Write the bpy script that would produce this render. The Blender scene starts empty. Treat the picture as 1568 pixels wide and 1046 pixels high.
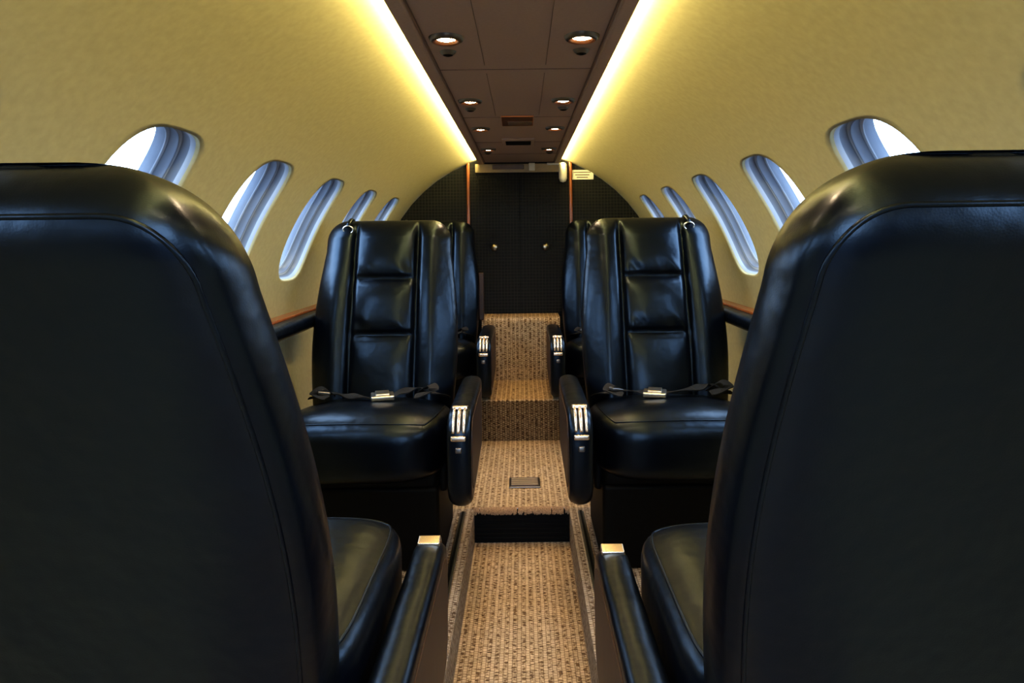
import bpy, bmesh, math, random
from mathutils import Vector, Matrix
random.seed(4)
C=bpy.context; D=bpy.data; S=C.scene
pi=math.pi
R=.908; ZC=-.367; FL=-1.066; LOW=-1.2; YB=4.35; YF=-.62

# ------------------------------------------------ materials
def mat(name):
    m=D.materials.new(name); m.use_nodes=True
    nt=m.node_tree; b=nt.nodes['Principled BSDF']
    return m,nt,b
def N(nt,t,**k):
    n=nt.nodes.new(t)
    for a,v in k.items():
        if hasattr(n,a): setattr(n,a,v)
    return n
def simple(name,col,rough=.5,metal=0,noise=0,nscale=40,bump=0,spec=.5,emit=None,es=0):
    m,nt,b=mat(name)
    b.inputs['Roughness'].default_value=rough; b.inputs['Metallic'].default_value=metal
    b.inputs['Specular IOR Level'].default_value=spec
    tc=N(nt,'ShaderNodeTexCoord'); no=N(nt,'ShaderNodeTexNoise'); no.inputs['Scale'].default_value=nscale
    no.inputs['Detail'].default_value=4
    nt.links.new(tc.outputs['Object'],no.inputs['Vector'])
    cr=N(nt,'ShaderNodeValToRGB')
    a=1-noise; cr.color_ramp.elements[0].position=.3; cr.color_ramp.elements[1].position=.7
    cr.color_ramp.elements[0].color=(col[0]*a,col[1]*a,col[2]*a,1)
    a=1+noise; cr.color_ramp.elements[1].color=(col[0]*a,col[1]*a,col[2]*a,1)
    nt.links.new(no.outputs['Fac'],cr.inputs['Fac']); nt.links.new(cr.outputs['Color'],b.inputs['Base Color'])
    if bump:
        bp=N(nt,'ShaderNodeBump'); bp.inputs['Strength'].default_value=bump; bp.inputs['Distance'].default_value=.002
        nt.links.new(no.outputs['Fac'],bp.inputs['Height']); nt.links.new(bp.outputs['Normal'],b.inputs['Normal'])
    if emit:
        b.inputs['Emission Color'].default_value=(*emit,1); b.inputs['Emission Strength'].default_value=es
    return m
def leather():
    m,nt,b=mat('black_leather')
    tc=N(nt,'ShaderNodeTexCoord')
    n1=N(nt,'ShaderNodeTexVoronoi'); n1.inputs['Scale'].default_value=420
    n2=N(nt,'ShaderNodeTexNoise'); n2.inputs['Scale'].default_value=8; n2.inputs['Detail'].default_value=3
    for n in (n1,n2): nt.links.new(tc.outputs['Object'],n.inputs['Vector'])
    b1=N(nt,'ShaderNodeBump'); b1.inputs['Strength'].default_value=.10; b1.inputs['Distance'].default_value=.0006
    b2=N(nt,'ShaderNodeBump'); b2.inputs['Strength'].default_value=.5; b2.inputs['Distance'].default_value=.012
    nt.links.new(n1.outputs['Distance'],b1.inputs['Height']); nt.links.new(n2.outputs['Fac'],b2.inputs['Height'])
    nt.links.new(b2.outputs['Normal'],b1.inputs['Normal']); nt.links.new(b1.outputs['Normal'],b.inputs['Normal'])
    mr=N(nt,'ShaderNodeMapRange'); mr.inputs['To Min'].default_value=.26; mr.inputs['To Max'].default_value=.38
    nt.links.new(n2.outputs['Fac'],mr.inputs['Value']); nt.links.new(mr.outputs['Result'],b.inputs['Roughness'])
    b.inputs['Base Color'].default_value=(.0012,.0018,.0040,1)
    b.inputs['Specular IOR Level'].default_value=.42
    b.inputs['Specular Tint'].default_value=(.60,.79,1,1)  # blue window sheen put into the specular tint and the bluish base colour
    return m
def link_grid(nt,axes,offset_noise):
    tc=N(nt,'ShaderNodeTexCoord'); sp=N(nt,'ShaderNodeSeparateXYZ'); cb=N(nt,'ShaderNodeCombineXYZ')
    nt.links.new(tc.outputs['Object'],sp.inputs[0])
    nt.links.new(sp.outputs[axes[0]],cb.inputs[0]); nt.links.new(sp.outputs[axes[1]],cb.inputs[1])
    nw=N(nt,'ShaderNodeTexNoise'); nw.inputs['Scale'].default_value=70
    nt.links.new(tc.outputs['Object'],nw.inputs['Vector'])
    mx=N(nt,'ShaderNodeVectorMath',operation='MULTIPLY_ADD'); mx.inputs[1].default_value=(offset_noise,)*3
    nt.links.new(nw.outputs['Color'],mx.inputs[0]); nt.links.new(cb.outputs[0],mx.inputs[2])
    return tc,cb,mx
def grid_mat(name,axes,bw,rh,mort,c1,c2,cm,off=.5,bump=.6,rough=.9,nz=.3,speck=None):
    m,nt,b=mat(name)
    tc,cb,mx=link_grid(nt,axes,.005 if speck else .0008)
    br=N(nt,'ShaderNodeTexBrick'); br.offset=off; br.inputs['Scale'].default_value=1
    br.inputs['Brick Width'].default_value=bw; br.inputs['Row Height'].default_value=rh
    br.inputs['Mortar Size'].default_value=mort; br.inputs['Mortar Smooth'].default_value=.9
    br.inputs['Color1'].default_value=(*c1,1); br.inputs['Color2'].default_value=(*c2,1); br.inputs['Mortar'].default_value=(*cm,1)
    nt.links.new(mx.outputs[0],br.inputs['Vector'])
    n3=N(nt,'ShaderNodeTexNoise'); n3.inputs['Scale'].default_value=22; n3.inputs['Detail'].default_value=8
    nt.links.new(tc.outputs['Object'],n3.inputs['Vector'])
    mr=N(nt,'ShaderNodeMapRange'); mr.inputs['To Min'].default_value=1-nz; mr.inputs['To Max'].default_value=1+nz
    nt.links.new(n3.outputs['Fac'],mr.inputs['Value'])
    mm=N(nt,'ShaderNodeVectorMath',operation='SCALE')
    nt.links.new(br.outputs['Color'],mm.inputs[0]); nt.links.new(mr.outputs['Result'],mm.inputs['Scale'])
    out=mm.outputs[0]
    if speck:
        mp=N(nt,'ShaderNodeMapping'); mp.inputs['Scale'].default_value=(140,60,1)
        nt.links.new(cb.outputs[0],mp.inputs[0])
        n4=N(nt,'ShaderNodeTexNoise'); n4.inputs['Scale'].default_value=1; n4.inputs['Detail'].default_value=2
        nt.links.new(mp.outputs[0],n4.inputs['Vector'])
        sp2=N(nt,'ShaderNodeSeparateXYZ'); nt.links.new(mx.outputs[0],sp2.inputs[0])
        sc=N(nt,'ShaderNodeMath',operation='MULTIPLY'); sc.inputs[1].default_value=2*pi/(rh*2); nt.links.new(sp2.outputs[1],sc.inputs[0])
        si=N(nt,'ShaderNodeMath',operation='SINE'); nt.links.new(sc.outputs[0],si.inputs[0])
        ad=N(nt,'ShaderNodeMath',operation='MULTIPLY_ADD'); ad.inputs[1].default_value=.08
        nt.links.new(si.outputs[0],ad.inputs[0]); nt.links.new(n4.outputs['Fac'],ad.inputs[2])
        cr=N(nt,'ShaderNodeValToRGB'); cr.color_ramp.elements[0].position=.53; cr.color_ramp.elements[1].position=.64
        cr.color_ramp.elements[0].color=(1,1,1,1); cr.color_ramp.elements[1].color=(speck,speck*.8,speck*.65,1)
        nt.links.new(ad.outputs[0],cr.inputs[0])
        ml=N(nt,'ShaderNodeVectorMath',operation='MULTIPLY'); nt.links.new(out,ml.inputs[0]); nt.links.new(cr.outputs[0],ml.inputs[1]); out=ml.outputs[0]
    nt.links.new(out,b.inputs['Base Color'])
    bp=N(nt,'ShaderNodeBump',invert=True); bp.inputs['Strength'].default_value=bump; bp.inputs['Distance'].default_value=.004
    nt.links.new(br.outputs['Fac'],bp.inputs['Height']); nt.links.new(bp.outputs['Normal'],b.inputs['Normal'])
    b.inputs['Roughness'].default_value=rough; b.inputs['Specular IOR Level'].default_value=.2
    return m
def wood(name='varnished_wood',c0=(.16,.04,.012),c1=(.42,.14,.04),rough=.22):
    m,nt,b=mat(name)
    tc=N(nt,'ShaderNodeTexCoord'); mp=N(nt,'ShaderNodeMapping'); mp.inputs['Scale'].default_value=(30,30,3)
    w=N(nt,'ShaderNodeTexNoise'); w.inputs['Scale'].default_value=2; w.inputs['Detail'].default_value=6
    nt.links.new(tc.outputs['Object'],mp.inputs[0]); nt.links.new(mp.outputs[0],w.inputs['Vector'])
    cr=N(nt,'ShaderNodeValToRGB'); cr.color_ramp.elements[0].color=(*c0,1); cr.color_ramp.elements[1].color=(*c1,1)
    nt.links.new(w.outputs['Fac'],cr.inputs[0]); nt.links.new(cr.outputs[0],b.inputs['Base Color'])
    b.inputs['Roughness'].default_value=rough
    return m
def glassm():
    m=D.materials.new('acrylic_pane'); m.use_nodes=True; nt=m.node_tree; nt.nodes.clear()
    o=N(nt,'ShaderNodeOutputMaterial'); t=N(nt,'ShaderNodeBsdfTransparent'); g=N(nt,'ShaderNodeBsdfGlossy'); mx=N(nt,'ShaderNodeMixShader')
    no=N(nt,'ShaderNodeTexNoise'); no.inputs['Scale'].default_value=4
    cr=N(nt,'ShaderNodeValToRGB'); cr.color_ramp.elements[0].color=(.85,.91,.96,1); cr.color_ramp.elements[1].color=(.97,.98,1,1)
    nt.links.new(no.outputs['Fac'],cr.inputs[0]); nt.links.new(cr.outputs[0],t.inputs['Color'])
    g.inputs['Roughness'].default_value=.05; mx.inputs[0].default_value=.06
    nt.links.new(t.outputs[0],mx.inputs[1]); nt.links.new(g.outputs[0],mx.inputs[2]); nt.links.new(mx.outputs[0],o.inputs[0])
    return m
M={}
M['leather']=leather()
M['wall']=simple('cream_ultrasuede',(.37,.32,.185),.85,noise=.06,nscale=60,bump=.15,spec=.15)
M['reveal']=simple('window_reveal_plastic',(.11,.12,.145),.33,noise=.03,nscale=20)
M['reveal2']=simple('window_shade_track',(.27,.29,.33),.4,noise=.03,nscale=20)
M['panel']=simple('taupe_ceiling_panel',(.43,.315,.265),.5,noise=.04,nscale=120,bump=.1)
M['paneld']=simple('taupe_panel_dark',(.17,.12,.10),.5,noise=.1)
M['black']=simple('black_plastic',(.002,.002,.002),.6,noise=.2,spec=.15)
M['web']=simple('belt_webbing',(.012,.011,.010),.7,noise=.3,nscale=300,bump=.5,spec=.3)
M['metal']=simple('brushed_nickel',(.75,.68,.58),.28,metal=1,noise=.05,nscale=80)
M['brass']=simple('champagne_metal',(.82,.66,.50),.27,metal=.95,noise=.05)
M['steel']=simple('dark_steel',(.2,.19,.18),.35,metal=1,noise=.1)
M['white']=simple('white_plastic',(.8,.78,.7),.5,noise=.03)
M['beige']=simple('beige_plastic',(.45,.36,.22),.6,noise=.05)
M['sign']=simple('sign_face',(.75,.72,.6),.5,noise=.03)
M['lamp']=simple('lamp_lens',(1,.8,.6),.3,emit=(1,.78,.52),es=50)
M['copper']=simple('lamp_reflector',(.85,.42,.22),.3,metal=1)
M['led']=simple('led_strip',(1,.9,.5),.3,emit=(1,.85,.36),es=12)
kw=dict(off=.5,bump=.45,speck=.30)
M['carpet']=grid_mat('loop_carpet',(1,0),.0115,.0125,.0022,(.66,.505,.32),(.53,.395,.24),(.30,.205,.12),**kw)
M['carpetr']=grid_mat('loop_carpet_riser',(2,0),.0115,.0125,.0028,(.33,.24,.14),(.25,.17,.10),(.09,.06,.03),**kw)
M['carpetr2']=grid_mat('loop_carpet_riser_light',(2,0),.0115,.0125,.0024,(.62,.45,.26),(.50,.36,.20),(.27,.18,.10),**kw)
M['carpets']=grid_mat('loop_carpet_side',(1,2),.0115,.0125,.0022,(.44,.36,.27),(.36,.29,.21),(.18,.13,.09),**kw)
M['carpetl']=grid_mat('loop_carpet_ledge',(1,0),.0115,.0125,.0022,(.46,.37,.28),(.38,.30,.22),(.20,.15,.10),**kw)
M['fringe']=simple('carpet_fringe',(.34,.22,.13),.9,noise=.4,nscale=200)
M['weave']=grid_mat('black_woven_panel',(0,2),.020,.020,.0024,(.005,.005,.006),(.007,.008,.007),(.034,.031,.024),off=0,bump=.4,rough=.5,nz=.05)
M['wood']=wood(); M['dwood']=wood('dark_walnut',(.014,.006,.003),(.05,.020,.010),.5); M['glass']=glassm()

# ------------------------------------------------ helpers
def empty(name,loc=(0,0,0),rot=(0,0,0)):
    o=D.objects.new(name,None); o.location=loc; o.rotation_euler=rot; o.empty_display_size=.1
    C.collection.objects.link(o); return o
def mk(name,vs,fs,mats,parent=None,smooth=True,fm=None,loc=None,rot=None,merge=0):
    me=D.meshes.new(name); me.from_pydata([tuple(v) for v in vs],[],fs)
    if not isinstance(mats,(list,tuple)): mats=[mats]
    for m in mats: me.materials.append(m)
    if fm:
        for p,i in zip(me.polygons,fm): p.material_index=i
    bm=bmesh.new(); bm.from_mesh(me)
    if merge: bmesh.ops.remove_doubles(bm,verts=bm.verts,dist=merge)
    bmesh.ops.recalc_face_normals(bm,faces=bm.faces); bm.to_mesh(me); bm.free()
    if smooth:
        for p in me.polygons: p.use_smooth=True
    o=D.objects.new(name,me); C.collection.objects.link(o)
    if parent: o.parent=parent
    if loc: o.location=loc
    if rot: o.rotation_euler=rot
    return o
def rbox(name,size,loc,r,mat_,parent=None,rot=None,seg=5,fn=None):
    bm=bmesh.new(); bmesh.ops.create_cube(bm,size=1)
    bmesh.ops.scale(bm,vec=size,verts=bm.verts)
    if r>0: bmesh.ops.bevel(bm,geom=bm.edges[:],offset=min(r,min(size)*.49),segments=seg,profile=.5,affect='EDGES')
    if fn:
        for v in bm.verts: v.co=Vector(fn(v.co.x,v.co.y,v.co.z))
    me=D.meshes.new(name); bm.to_mesh(me); bm.free(); me.materials.append(mat_)
    for p in me.polygons: p.use_smooth=True
    o=D.objects.new(name,me); C.collection.objects.link(o); o.location=loc
    if rot: o.rotation_euler=rot
    if parent: o.parent=parent
    md=o.modifiers.new('wn','WEIGHTED_NORMAL'); md.keep_sharp=True
    return o
def tube(name,pts,r,mat_,parent=None,closed=False,seg=8):
    pts=[Vector(p) for p in pts]; n=len(pts); vs=[]; fs=[]
    up=Vector((.123,.3,.9)).normalized()
    for i,p in enumerate(pts):
        a=pts[(i-1)%n] if (closed or i>0) else p; b=pts[(i+1)%n] if (closed or i<n-1) else p
        t=(b-a).normalized(); s=t.cross(up)
        if s.length<.05: s=t.cross(Vector((1,0,0)))
        s.normalize(); u=s.cross(t)
        for k in range(seg):
            an=2*pi*k/seg; vs.append(p+s*math.cos(an)*r+u*math.sin(an)*r)
    for i in range(n if closed else n-1):
        j=(i+1)%n
        for k in range(seg):
            l=(k+1)%seg; fs.append((i*seg+k,i*seg+l,j*seg+l,j*seg+k))
    if not closed:
        fs.append(tuple(range(seg))); fs.append(tuple((n-1)*seg+k for k in range(seg)))
    return mk(name,vs,fs,mat_,parent)
def lathe(name,prof,mat_,parent,loc,seg=32,axis='z',fm=None):
    vs=[];fs=[];f2=[]
    for r,z in prof:
        for k in range(seg):
            a=2*pi*k/seg
            p=(r*math.cos(a),r*math.sin(a),z)
            if axis=='y': p=(p[0],p[2],p[1])
            vs.append(p)
    for i in range(len(prof)-1):
        for k in range(seg):
            l=(k+1)%seg; fs.append((i*seg+k,i*seg+l,(i+1)*seg+l,(i+1)*seg+k)); f2.append(fm[i] if fm else 0)
    return mk(name,vs,fs,mat_,parent,loc=loc,fm=f2)

# ------------------------------------------------ cabin shell
def P(sgn,y,phi,d=0):
    return (sgn*(R+d)*math.sin(phi),y,ZC+(R+d)*math.cos(phi))
PH0=math.radians(44); PH1=math.radians(81); PC=(math.radians(49)+math.radians(76))/2; PHW=math.radians(13.6)
PEND=math.radians(140.5); PTOP=math.asin(.262/R)
CELL=.600; NS=16; HW=.157
WY=[1.405+CELL*i for i in range(-3,5)]
def wall(name,sgn):
    vs=[];fs=[];fm=[]
    def quadgrid(ys,phs):
        b=len(vs)
        for y in ys:
            for p in phs: vs.append(P(sgn,y,p))
        n=len(phs)
        for i in range(len(ys)-1):
            for j in range(n-1):
                fs.append((b+i*n+j,b+i*n+j+1,b+(i+1)*n+j+1,b+(i+1)*n+j)); fm.append(0)
    y0=WY[0]-CELL/2; y1=WY[-1]+CELL/2
    ys=[y0+(y1-y0)*i/(NS*len(WY)) for i in range(NS*len(WY)+1)]
    ext=[y1+(YB+.03-y1)*i/8 for i in range(9)]
    up=[PTOP+(PH0-PTOP)*i/14 for i in range(15)]
    mid=[PH0+(PH1-PH0)*i/NS for i in range(NS+1)]
    lo=[PH1+(PEND-PH1)*i/24 for i in range(25)]
    quadgrid(ys,up); quadgrid(ys,lo); quadgrid(ext,up+mid[1:-1]+lo)
    for wy in WY:
        bd=[]
        for i in range(NS): bd.append((-1+2*i/NS,-1))
        for i in range(NS): bd.append((1,-1+2*i/NS))
        for i in range(NS): bd.append((1-2*i/NS,1))
        for i in range(NS): bd.append((-1,1-2*i/NS))
        pc=(PH0+PH1)/2; ph=(PH1-PH0)/2
        brd=[(wy+a*CELL/2,pc+b*ph) for a,b in bd]
        hole=[]
        for a,b in bd:
            n=3.4; k=(abs(a)**n+abs(b)**n)**(1/n)
            hole.append((a/k*HW,b/k*PHW))
        rings=[]
        for t in (0,.25,.5,.75,.9,1.0):
            rings.append([P(sgn,br[0]*(1-t)+(wy+h[0])*t,br[1]*(1-t)+(PC+h[1])*t, 0) for br,h in zip(brd,hole)])
        nw=len(rings)
        rd=((.985,.002,0),(.965,.008,0),(.95,.020,2),(.94,.040,1),(.91,.041,2),(.903,.044,1),(.895,.066,1),(.87,.067,2),(.863,.070,2),(.855,.095,1))
        for s_,d,mi in rd:
            rings.append([P(sgn,wy+h[0]*s_,PC+h[1]*(s_+.02),d) for h in hole])
        b=len(vs); n=len(bd)
        for r in rings: vs.extend(r)
        for i in range(len(rings)-1):
            for k in range(n):
                l=(k+1)%n; fs.append((b+i*n+k,b+i*n+l,b+(i+1)*n+l,b+(i+1)*n+k)); fm.append(0 if i<nw-1 else rd[i-nw+1][2])
    return mk(name,vs,fs,[M['wall'],M['reveal'],M['reveal2']],fm=fm,merge=.0004)
wall('wall_left',-1); wall('wall_right',1)
wi=1
for sgn in (-1,1):
    for wy in WY:
        vs=[];n=48
        vs.append(P(sgn,wy,PC,.078))
        for k in range(n):
            a=2*pi*k/n; ca,sa=math.cos(a),math.sin(a); q=(abs(ca)**3.4+abs(sa)**3.4)**(-1/3.4)
            vs.append(P(sgn,wy+ca*q*HW*.862,PC+sa*q*PHW*.882,.078))
        mk('window_%d'%wi,vs,[(0,1+k,1+(k+1)%n) for k in range(n)],M['glass']); wi+=1
vs=[];fs=[]
for y in (YF,YB+.03):
    for i in range(17):
        a=-PTOP+2*PTOP*i/16; vs.append((R*math.sin(a),y,ZC+R*math.cos(a)))
fs=[(i,i+1,17+i+1,17+i) for i in range(16)]
mk('ceiling',vs,fs,M['wall'])
# ceiling service panel
PW=.256; PZ=.484
cp=empty('ceiling_service_panel',(0,0,0))
L=YB-YF; yc=(YB+YF)/2
rbox('panel_body',(PW*2,L-.01,.016),(0,yc,PZ+.008),.003,M['panel'],cp,seg=2)
for s in (-1,1):
    rbox('edge_rail',(.035,L-.01,.014),(s*(PW-.0175),yc,PZ-.004),.005,M['panel'],cp,seg=3)
    rbox('rail_seam',(.003,L-.02,.004),(s*(PW-.040),yc,PZ-.0005),.001,M['paneld'],cp,seg=1)
for y in (.35,1.05,1.95,2.72,3.42,3.9):
    rbox('panel_seam',(PW*2-.08,.002,.003),(0,y,PZ-.0002),.0008,M['paneld'],cp,seg=1)
for y0,y1 in ((1.1,1.9),(2.0,2.68)):
    for s in (-1,1): rbox('inset_panel_line',(.0015,y1-y0,.003),(s*.085,(y0+y1)/2,PZ-.0002),.0006,M['paneld'],cp,seg=1)
rbox('placard_plate',(.13,.22,.006),(0,2.80,PZ-.002),.003,M['copper'],cp,seg=2)
rbox('placard_face',(.10,.07,.004),(0.01,2.83,PZ-.0055),.001,M['paneld'],cp,seg=1)
rbox('slot_frame',(.16,.22,.010),(0,3.40,PZ-.004),.004,M['panel'],cp,seg=2)
rbox('slot_dark',(.125,.13,.006),(0,3.40,PZ-.008),.002,M['black'],cp,seg=1)
for s in (-1,1):
    rbox('led_strip',(.003,L-.1,.006),(s*(PW+.0015),yc,PZ+.010),.001,M['led'],cp,seg=1)
    ld=D.lights.new('cove_light','AREA'); ld.shape='RECTANGLE'; ld.size=L-.1; ld.size_y=.008; ld.energy=23; ld.color=(1,.86,.36)
    lo=D.objects.new('cove_light',ld); C.collection.objects.link(lo); lo.parent=cp; lo.location=(s*(PW+.006),yc,PZ+.003)
    z=Vector((-s,0,.10)).normalized(); x=Vector((0,1,0)); y=z.cross(x)
    lo.matrix_local=Matrix.Translation(lo.location)@Matrix((x,y,z)).transposed().to_4x4()
# downlights
for y in (.2,.9,1.64,2.39,2.99,3.68):
    for s in (-1,1):
        e=empty('ceiling_downlight',(s*.163,y,PZ))
        lathe('bezel',[(.022,-.001),(.026,-.009),(.033,-.011),(.040,-.007),(.043,.0)],[M['copper'],M['steel']],e,(0,0,0),fm=[0,0,1,1])
        lathe('lens',[(.0005,-.007),(.012,-.007),(.0235,-.003)],M['lamp'],e,(0,0,0))
        ld=D.lights.new('bulb','SPOT'); ld.energy=9; ld.color=(1,.66,.36); ld.spot_size=math.radians(112); ld.spot_blend=.9; ld.shadow_soft_size=.035
        lo=D.objects.new('bulb',ld); C.collection.objects.link(lo); lo.parent=e; lo.location=(0,0,-.02)
for y in (1.76,2.53,3.82):
    for s in (-1,1):
        e=empty('air_gasper',(s*.172,y,PZ))
        lathe('nozzle',[(.003,-.010),(.008,-.012),(.013,-.010),(.018,-.006),(.022,0)],[M['black'],M['steel']],e,(0,0,0),fm=[0,0,1,1])

# ------------------------------------------------ floor
AW=.187; Y1=2.70; Y2=3.60; Y3=4.10; Z2=-.85; Z3=-.475
vs=[];fs=[];fm=[]
def q(a,b,c,d,m):
    n=len(vs); vs.extend([a,b,c,d]); fs.append((n,n+1,n+2,n+3)); fm.append(m)
q((-AW,YF,LOW),(AW,YF,LOW),(AW,Y1,LOW),(-AW,Y1,LOW),0)
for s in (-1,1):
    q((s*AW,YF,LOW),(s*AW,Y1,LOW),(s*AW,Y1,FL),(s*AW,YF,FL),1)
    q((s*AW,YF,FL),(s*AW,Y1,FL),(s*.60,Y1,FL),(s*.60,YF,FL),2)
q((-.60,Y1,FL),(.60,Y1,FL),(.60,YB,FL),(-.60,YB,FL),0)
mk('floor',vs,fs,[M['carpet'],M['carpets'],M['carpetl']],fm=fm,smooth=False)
def step(name,w,y0,y1,z0,z1,r,mr):
    prof=[(y0,z0),(y0,z1-r)]
    for i in range(1,7):
        a=pi/2*i/6; prof.append((y0+r-r*math.cos(a),z1-r+r*math.sin(a)))
    prof.append((y1,z1)); prof.append((y1,z0))
    vs=[];fs=[];fm=[]
    for x in (-w,w):
        for p in prof: vs.append((x,p[0],p[1]))
    n=len(prof)
    for i in range(n-1):
        fs.append((i,i+1,n+i+1,n+i)); fm.append(0 if i<3 else 1)
    fs.append(tuple(range(n))); fm.append(2); fs.append(tuple(range(n,2*n))); fm.append(2)
    return mk(name,vs,fs,[mr,M['carpet'],M['carpets']],fm=fm,smooth=False)
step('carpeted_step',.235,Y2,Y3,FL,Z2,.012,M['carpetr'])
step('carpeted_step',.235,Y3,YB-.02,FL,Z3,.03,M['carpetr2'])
rs=empty('step_riser',(0,Y1,0))
rbox('riser_plate',(AW*2,.012,FL-LOW-.004),(0,-.004,(FL+LOW)/2),.002,M['black'],rs,seg=1)
for i in range(6):
    rbox('rib',(AW*2-.02,.006,.006),(0,-.011,LOW+.02+i*.018),.002,M['black'],rs,seg=2)
vs=[];fs=[]
for i in range(260):
    x=-AW+2*AW*random.random(); h=.006+.014*random.random(); w=.003; y=Y1-.010-.006*random.random(); dx=random.uniform(-.004,.004)
    n=len(vs); vs+= [(x-w,y,FL+.003),(x+w,y,FL+.003),(x+w+dx,y-.006,FL-h),(x-w+dx,y-.006,FL-h)]
    vs+= [(x-w,Y1+.004,FL+.004),(x+w,Y1+.004,FL+.004)]
    fs+= [(n,n+1,n+2,n+3),(n,n+1,n+5,n+4)]
mk('carpet_fringe',vs,fs,M['fringe'],rs,loc=(0,-Y1,0))
fv=empty('floor_vent',(.012,2.97,FL))
rbox('vent_frame',(.135,.115,.008),(0,0,.003),.002,M['steel'],fv,seg=1)
for i in range(9): rbox('louvre',(.115,.006,.006),(0,-.044+i*.011,.008),.001,M['beige'] if i%2 else M['paneld'],fv,seg=1)
for s in (-1,1):
    e=empty('seat_track',(s*.228,1.35,FL))
    rbox('rail',(.022,2.6,.008),(0,0,.004),.002,M['steel'],e,seg=1)
    rbox('rail_groove',(.009,2.6,.003),(0,0,.0085),.0005,M['black'],e,seg=1)

# ------------------------------------------------ bulkheads
def arch_pts(n=40,rr=R-.002):
    return [((rr)*math.sin(a),ZC+rr*math.cos(a)) for a in [(-PEND+2*PEND*i/n) for i in range(n+1)]]
def slab(name,pts,y0,y1,m,parent=None,smooth=False):
    n=len(pts); vs=[(x,y0,z) for x,z in pts]+[(x,y1,z) for x,z in pts]
    fs=[tuple(range(n)),tuple(range(n,2*n))]+[(i,(i+1)%n,n+(i+1)%n,n+i) for i in range(n)]
    return mk(name,vs,fs,m,parent,smooth=smooth)
slab('wall_back',arch_pts(),YB,YB+.03,M['weave'])
dr=empty('door_1',(0,YB,0))
def rr_pts(w,z0,z1,r):
    p=[(-w,z0),(w,z0)]
    for i in range(9):
        a=pi/2*i/8; p.append((w-r+r*math.cos(a),z1-r*.45+r*.45*math.sin(a)))
    for i in range(9):
        a=pi/2+pi/2*i/8; p.append((-w+r+r*math.cos(a),z1-r*.45+r*.45*math.sin(a)))
    return p
slab('door_leaf',rr_pts(.305,Z3+.004,.405,.09),-.018,-.003,M['weave'],dr)
rbox('centre_split',(.003,.004,.86),(0,-.0185,-.04),.001,M['black'],dr,seg=1)
for s in (-1,1):
    lathe('knob',[(.0005,-.022),(.012,-.021),(.020,-.014),(.024,-.004),(.025,0)],M['metal'],dr,(s*.162,-.018,-.055),axis='y')
for i,s in enumerate((-1,1)):
    rbox('trim_%d'%(i+1),(.020,.03,.95),(s*.325,YB-.016,.012),.006,M['wood'],seg=3)
rbox('trim_3',(.03,.05,.28),(-.232,YB-.30,-.34),.006,M['dwood'],seg=3)
bk=empty('overdoor_bracket',(0,YB,0))
rbox('beige_header',(.56,.02,.055),(0,-.012,.447),.004,M['beige'],bk,seg=2)
rbox('header_slot',(.20,.01,.03),(-.07,-.024,.454),.003,M['paneld'],bk,seg=2)
rbox('header_clip',(.04,.02,.05),(.08,-.03,.452),.004,M['white'],bk,seg=2)
tl=empty('reading_lamp',(.275,YB-.05,0))
lathe('lamp_tube',[(.001,-.06),(.018,-.055),(.026,-.035),(.026,.05),(.018,.062),(.001,.066)],M['white'],tl,(0,0,.41))
rbox('lamp_arm',(.10,.012,.014),(-.05,.02,.47),.004,M['white'],tl,seg=2)
sg=empty('placard_sign',(.40,YB-.008,.40))
rbox('sign_plate',(.145,.006,.062),(0,0,0),.003,M['sign'],sg,seg=2)
for i in range(3): rbox('sign_line',(.11-.02*i,.002,.006),(0,-.004,.016-i*.016),.0005,M['paneld'],sg,seg=1)
ap=arch_pts()
def fpanel(name,s):
    pts=[(x,z) for x,z in ap if x*s>=.30]
    pts=sorted(pts,key=lambda p:-p[1])
    top=(s*.30,ZC+math.sqrt((R-.002)**2-.30**2)); pts=[top]+pts+[(s*.30,pts[-1][1])]
    slab(name,pts,YF-.02,YF,M['dwood'])
fpanel('wall_front_left',-1); fpanel('wall_front_right',1)

# ------------------------------------------------ side ledge
for s in (-1,1):
    e=empty('side_ledge',(0,0,0))
    rbox('ledge_trim',(.05,3.9,.012),(s*.878,1.9,-.285),.004,M['wood'],e,seg=3)
    rbox('ledge_pad',(.035,3.9,.03),(s*.882,1.9,-.306),.01,M['leather'],e,seg=3)
    for y in (2.52,3.75):
        rbox('wall_armrest',(.075,.66,.055),(s*.835,y,-.315),.026,M['leather'],e,seg=5)

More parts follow.
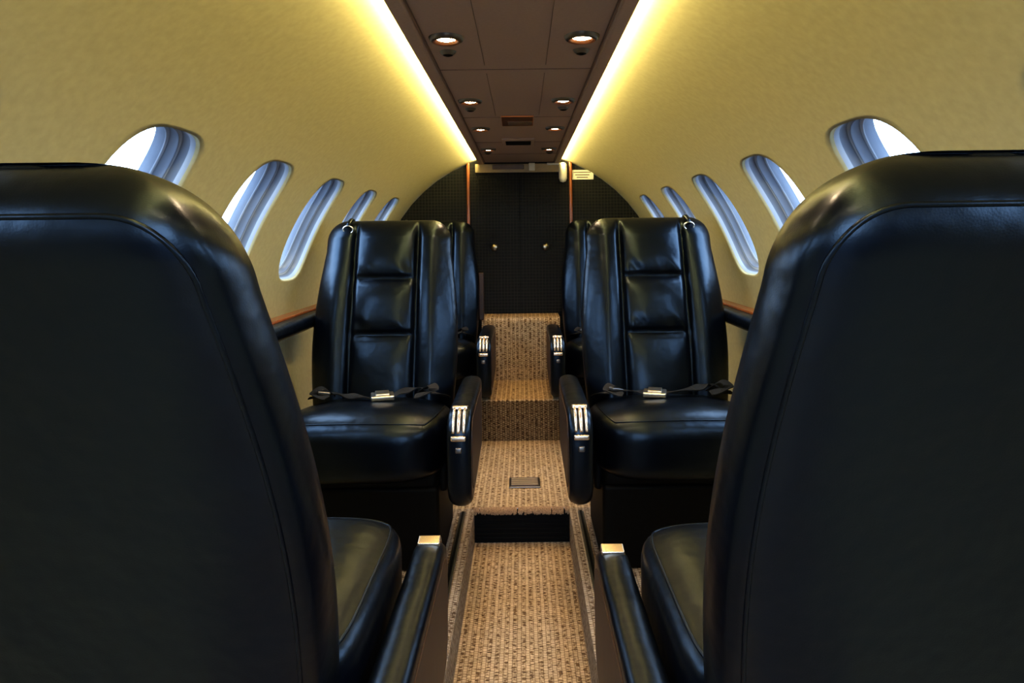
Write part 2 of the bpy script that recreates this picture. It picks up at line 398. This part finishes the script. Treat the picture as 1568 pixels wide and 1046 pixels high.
# ------------------------------------------------ seats
def sm(t): t=max(0,min(1,t)); return t*t*(3-2*t)
def back_mesh(par,side,recline,drop=.40,H=.745,T=.15,Rw=.085):
    Rt=.05; Rb=.105
    zz=[]
    n=58
    R0=max(Rb,Rw); H0=H-R0
    for i in range(n): zz.append(H0*i/n)
    for i in range(33): zz.append(H0+R0*math.sin(pi/2*i/32))
    g1,g2=.305,.515
    c=.124
    nx=84; vs=[]
    def wid(z):
        return .260+.026*math.sin(pi*min(1,z/H*1.15+.05))-.010*z/H
    def centre(z): return recline*(z/H) -.022*math.sin(pi*z/H)
    def dims(z):
        d=H-z
        ins=lambda r: 0 if d>=r else r-math.sqrt(max(0,r*r-(r-d)**2))
        TT=T*(1.0+.12*(1-z/H))
        return wid(z)-ins(Rw)*(1 if Rw<.1 else 1.15), TT/2-ins(Rt)*.95, TT/2-ins(Rb)/Rb*(TT*.84)
    loops=[]
    for z in zz:
        d=H-z; w,hf,hb=dims(z); y0=centre(z); loop=[]
        hb=max(hb,-hf+.012)
        fade=min(1,d/.07+.08)
        for k in range(nx+1):
            u=-1+2*k/nx; x=w*math.sin(u*pi/2)*.35+w*u*.65
            e=(1-min(1,abs(x/w))**4.0)**(1/2.8) if abs(x)<w else 0
            ax=abs(x)
            mid_=(hb-hf)/2
            half=(hf+hb)/2
            bo=.026*math.exp(-((ax-.19)/.050)**2)*e*fade
            gr=-.026*math.exp(-((ax-c)/.010)**2)*fade
            pf=0
            if ax<c:
                for a,b in [(-.05,g1),(g1,g2),(g2,H+.03)]:
                    if a<=z<=b:
                        tt=(z-a)/(b-a); pf=.026*(1-abs(2*tt-1)**3)*(1-(ax/c)**3)
                for g in (g1,g2): gr-=.016*math.exp(-((z-g)/.008)**2)*(1-(ax/c)**8)
                for g in (g1,g2):
                    pf+=.0055*math.sin(x*60+z*45+side+g*20)*math.exp(-((z-g-.035)/.03)**2)*math.exp(-((ax-.08)/.04)**2)
            loop.append((x,y0+mid_-half*e-(bo+gr+pf*fade),z))
        nb=40
        for k in range(1,nb):
            u=1-2*k/nb; x=w*math.sin(u*pi/2)*.6+w*u*.4
            e=(1-min(1,abs(x/w))**5)**(1/4)
            loop.append((x,y0+(hb-hf)/2+(hf+hb)/2*e,z))
        loops.append(loop)
    n=len(loops[0])
    for l in loops: vs.extend(l)
    fs=[]
    for i in range(len(loops)-1):
        for k in range(n):
            l=(k+1)%n; fs.append((i*n+k,i*n+l,(i+1)*n+l,(i+1)*n+k))
    fs.append(tuple(range(n)))
    b=(len(loops)-1)*n
    fs.append(tuple(b+k for k in range(n)))
    mk('backrest',vs,fs,M['leather'],par,loc=(0,.07,drop))
    pp=[]; ztop=H-.055
    def bk(x,z):
        w,hf,hb=dims(z); hb=max(hb,-hf+.012)
        e=(1-min(.999,abs(x/w))**5)**(1/4); return centre(z)+(hb-hf)/2+(hf+hb)/2*e+.0005
    r=.075; X=lambda z: dims(min(z,H-Rw))[0]*.90
    zs=[.02+(ztop-r-.02)*i/40 for i in range(41)]
    Lp=[(-X(z),z) for z in zs]
    xc=X(ztop-r)
    for i in range(1,13):
        a=pi/2*i/12; Lp.append((-(xc-r)-r*math.cos(a),ztop-r+r*math.sin(a)))
    for i in range(1,20): Lp.append((-(xc-r)+2*(xc-r)*i/20,ztop))
    full=Lp+[(-x,z) for x,z in reversed(Lp[:53])]
    pp=[(x,bk(x,z),z) for x,z in full]
    tube('piping',pp,.0030,M['leather'],par).location=(0,.07,drop)
    return centre,H,T
def cushion(par,tilt,nn):
    W,Dp,Hh=.57,.54,.19; G=30; CZ=.375
    hx,hy,hz=W/2,Dp/2,Hh/2
    def mp(px,py,pz):
        s=(abs(px)**nn+abs(py)**nn+abs(pz)**nn)**(-1/nn)
        x,y,z=px*s*hx,py*s*hy,pz*s*hz
        if z>0: z+=.020*max(0,1-(x/hx)**2)*max(0,1-(y/hy)**4)*(z/hz)
        z+=tilt*sm((.20-y)/.40)*(1 if z>0 else .3)
        return (x,y,z)
    vs=[];fs=[]
    for ax in range(3):
        for sg in (-1,1):
            b=len(vs)
            for i in range(G+1):
                for j in range(G+1):
                    u,v=math.tan((-1+2*i/G)*pi/4),math.tan((-1+2*j/G)*pi/4)
                    p=[0,0,0]; p[ax]=sg; p[(ax+1)%3]=u; p[(ax+2)%3]=v
                    vs.append(mp(*p))
            for i in range(G):
                for j in range(G):
                    a=b+i*(G+1)+j; fs.append((a,a+1,a+G+2,a+G+1))
    mk('seat_cushion',vs,fs,M['leather'],par,loc=(0,-.19,CZ),merge=.0002)
    pts=[]; m=24
    for a,b,c_,d in ((-1,-1,1,-1),(1,-1,1,1),(1,1,-1,1),(-1,1,-1,-1)):
        for k in range(m):
            t=k/m; pts.append(mp(a+(c_-a)*t,b+(d-b)*t,.93))
    tube('cushion_piping',pts,.0028,M['leather'],par,closed=True,seg=6).location=(0,-.19,CZ)
def armrest(par,side,dz,y_front=-.50,y_back=.10,off=.340,w=.037):
    e=empty('armrest'); e.parent=par; e.location=(side*off,0,dz)
    top=.596; bot=.285
    prof=[]
    yb=y_back
    def arc(cy,cz,r,a0,a1,n=10,ry=None):
        for i in range(n+1):
            a=a0+(a1-a0)*i/n; prof.append((cy+(ry or r)*math.cos(a),cz+r*math.sin(a)))
    arc(yb-.03,top-.03,.03,0,pi/2,6)
    arc(y_front+.085,top-.075,.075,pi/2,pi,12,ry=.085)
    prof.append((y_front+.004,top-.15))
    arc(y_front+.11,bot+.08,.08,pi,1.5*pi,10,ry=.098)
    prof.append((yb-.03,bot+.04))
    cy=sum(p[0] for p in prof)/len(prof); cz=sum(p[1] for p in prof)/len(prof)
    vs=[];fs=[];n=len(prof)
    secs=[]
    for i in range(13):
        a=-pi/2+pi*i/12; secs.append((w*math.sin(a),.026*(1-max(0,math.cos(a))**.7)))
    for x,ins in secs:
        for (py,pz) in prof:
            dy,dz_=py-cy,pz-cz
            vs.append((x,cy+dy*(1-ins/.28),cz+dz_*(1-ins/.155)))
    for i in range(len(secs)-1):
        for k in range(n):
            l=(k+1)%n; fs.append((i*n+k,i*n+l,(i+1)*n+l,(i+1)*n+k))
    fs.append(tuple(range(n))); fs.append(tuple((len(secs)-1)*n+k for k in range(n)))
    mk('arm_body',vs,fs,M['leather'],e)
    ip=[(cy+(p[0]-cy)*.80,cz+(p[1]-cz)*.74) for p in prof]
    x0=side*(w-.002); x1=side*(w+.002)
    vv=[(x0,a,b) for a,b in ip]+[(x1,a,b) for a,b in ip]
    mk('wood_inlay',vv,[tuple(range(n,2*n))]+[(i,(i+1)%n,n+(i+1)%n,n+i) for i in range(n)],M['dwood'],e,smooth=False)
    def curve(t,k=1.0):
        a=pi/2+ (pi/2)*t
        return (y_front+.085+.089*k*math.cos(a),top-.075+.079*k*math.sin(a))
    for bx,bw in ((-.016,.0045),(0,.0055),(.016,.0045)):
        vs=[];fs=[]; m=14
        for i in range(m+1):
            t=.18+.68*i/m; y,z=curve(t,.97); y2,z2=curve(t,1.06)
            vs+= [(bx-bw,y,z),(bx-bw*.7,y2,z2),(bx+bw*.7,y2,z2),(bx+bw,y,z)]
        for i in range(m):
            for k in range(3): fs.append((i*4+k,i*4+k+1,i*4+5+k,i*4+4+k))
        fs.append((0,1,2,3)); fs.append((m*4,m*4+1,m*4+2,m*4+3))
        mk('latch_bar',vs,fs,M['brass'],e)
    y,z=curve(1); rbox('latch_foot',(.046,.012,.016),(0,y-.001,z+.002),.004,M['brass'],e,seg=2)
    y,z=curve(.12); rbox('latch_cap',(.048,.030,.012),(0,y+.004,z-.001),.003,M['brass'],e,seg=2,rot=(-.15,0,0))
    rbox('latch_button',(.020,.012,.018),(0,y_front+.002,top-.110),.004,M['steel'],e,seg=2)
def belt(par,side,v,tilt):
    e=empty('seat_belt',(0,0,0)); e.parent=par
    def ribbon(name,pts,w=.021):
        pts=[Vector(p) for p in pts]; fine=[]
        for i in range(len(pts)-1):
            p0=pts[max(0,i-1)];p1=pts[i];p2=pts[i+1];p3=pts[min(len(pts)-1,i+2)]
            for k in range(8):
                t=k/8; fine.append(.5*((2*p1)+(p2-p0)*t+(2*p0-5*p1+4*p2-p3)*t*t+(3*p1-p0-3*p2+p3)*t**3))
        fine.append(pts[-1]); vs=[];fs=[]
        for i,p in enumerate(fine):
            a=fine[max(0,i-1)];b=fine[min(len(fine)-1,i+1)]; t=(b-a).normalized()
            s_=t.cross(Vector((0,.25*math.sin(i*.5),1))).normalized(); u=Vector((0,0,.0018))
            vs+= [p+s_*w-u,p+s_*w+u,p-s_*w+u,p-s_*w-u]
        m=len(fine)
        for i in range(m-1):
            for k in range(4): l=(k+1)%4; fs.append((i*4+k,i*4+l,i*4+4+l,i*4+4+k))
        fs+= [(0,1,2,3),tuple((m-1)*4+k for k in range(4))]
        mk(name,vs,fs,M['web'],e,smooth=False)
    zt=.506
    ribbon('strap_a',[(-.25,.0,.478),(-.20,-.045,.500),(-.12,-.09,zt+.006),(-.06,-.12,zt+.003),(.02+v,-.15,zt+.004)])
    ribbon('strap_b',[(.25,.0,.478),(.21,-.05,.508),(.15,-.06,zt+.020),(.10,-.10,zt+.014),(.07+v,-.14,zt+.008)])
    ribbon('strap_tail',[(.15,-.06,.500),(.20,-.08,.540),(.215,-.125,.528),(.15,-.13,.510)],.018)
    ribbon('strap_tail',[(-.15,-.06,.500),(-.19,-.07,.530),(-.21,-.11,.518),(-.16,-.13,.508)],.018)
    rbox('buckle',(.080,.055,.018),(.045+v,-.170,zt+.015),.005,M['metal'],e,rot=(0.1,0,.25*side),seg=3)
    rbox('buckle_flap',(.048,.040,.008),(.045+v,-.173,zt+.027),.003,M['metal'],e,rot=(.15,0,.25*side),seg=2)
    rbox('strap_anchor',(.045,.03,.012),(-.18,-.10,.520),.003,M['steel'],e,rot=(0,.2,.4),seg=2)
def seat(x,y,z,facing_cam,inb,recline,arm_dz,belts=True,v=0.0,arm_y=-.50,tilt=.035,aoff=.340,aw=.037,nn=4.2,H_=.745):
    e=empty('airplane_seat',(x,y,z),(0,0,0 if facing_cam else pi))
    side=inb if facing_cam else -inb
    centre,H,T=back_mesh(e,side,recline,H=H_,Rw=.085 if facing_cam else .125)
    cushion(e,tilt,nn)
    armrest(e,side,arm_dz,y_front=arm_y,off=aoff,w=aw)
    rbox('seat_pan',(.52,.46,.07),(0,-.15,.300),.02,M['black'],e,seg=3)
    rbox('side_frame',(.030,.40,.12),(side*.270,-.12,.30),.012,M['black'],e,seg=2)
    hh=.28+(z-FL); 
    def flare(px,py,pz):
        t=max(0,pz/hh+.5)
        return (px-side*t*.10*(1 if px*side<0 else 0),py*(1+.15*t),pz)
    rbox('pedestal',(.30,.40,hh),(side*.115,-.16,.28-hh/2),.015,M['black'],e,seg=2,fn=flare)
    ty=.07+recline; tz=.40+H
    if facing_cam:
        lx=-side*.155
        pts=[(lx+.020*math.cos(a),ty-.098-.004*math.sin(a),tz-.036+.015*math.sin(a)) for a in [2*pi*k/20 for k in range(20)]]
        tube('grab_ring',pts,.0030,M['metal'],e,closed=True)
        tube('grab_strap',[(lx,ty-.01,tz+.002),(lx,ty-.05,tz+.003),(lx,ty-.085,tz-.010),(lx,ty-.100,tz-.024)],.008,M['leather'],e)
    else:
        # low strap handle lying on the rounded rear-top of the backrest
        lx=side*.045; yy=ty-.018; zz_=tz-.014
        tube('grab_handle',[(lx-.050,yy+.004,zz_-.010),(lx-.040,yy,zz_+.002),(lx-.015,yy,zz_+.007),(lx+.015,yy,zz_+.007),(lx+.040,yy,zz_+.002),(lx+.050,yy+.004,zz_-.010)],.0055,M['leather'],e)
        for k in (-1,1): rbox('handle_end',(.014,.016,.009),(lx+k*.046,yy+.002,zz_-.002),.004,M['metal'],e,seg=2)
    if belts: belt(e,side,v,tilt)
    return e
SX=.525
for s in (-1,1):
    seat(s*SX,2.55,FL,True,-s,.20,-.055,v=(-.0 if s<0 else -.10))
    seat(s*SX,3.90,FL+.03,True,-s,.17,-.06,arm_y=-.52)
seat(-SX,1.05,FL,False,1,.325,-.185,belts=False,tilt=.0,aoff=.330,aw=.033,nn=6,H_=.746)
seat(SX,1.00,FL,False,-1,.27,-.185,belts=False,tilt=.0,aoff=.330,aw=.033,nn=6,H_=.748)

# ------------------------------------------------ world
w=D.worlds.new('sky'); S.world=w; w.use_nodes=True; nt=w.node_tree
bg=nt.nodes['Background']; tc=N(nt,'ShaderNodeTexCoord'); sp=N(nt,'ShaderNodeSeparateXYZ'); nt.links.new(tc.outputs['Generated'],sp.inputs[0])
cr=N(nt,'ShaderNodeValToRGB'); cr.color_ramp.elements[0].position=.40; cr.color_ramp.elements[0].color=(.025,.035,.055,1)
cr.color_ramp.elements[1].position=.52; cr.color_ramp.elements[1].color=(.52,.72,1,1)
mr=N(nt,'ShaderNodeMapRange'); mr.inputs['From Min'].default_value=-1; nt.links.new(sp.outputs[2],mr.inputs['Value'])
nt.links.new(mr.outputs['Result'],cr.inputs[0]); nt.links.new(cr.outputs[0],bg.inputs['Color']); bg.inputs['Strength'].default_value=13

# ------------------------------------------------ camera
cd=D.cameras.new('camera'); cam=D.objects.new('camera',cd); C.collection.objects.link(cam); S.camera=cam
cam.location=(.014,0,0); cam.rotation_euler=(pi/2,math.radians(.67),0)
cd.sensor_width=36; cd.lens=24; cd.shift_y=-161/1600; cd.shift_x=-.010; cd.clip_start=.02
S.view_settings.view_transform='Standard'
try: S.view_settings.look='Medium High Contrast'
except Exception as ex: print('look',ex)
S.view_settings.exposure=-.05
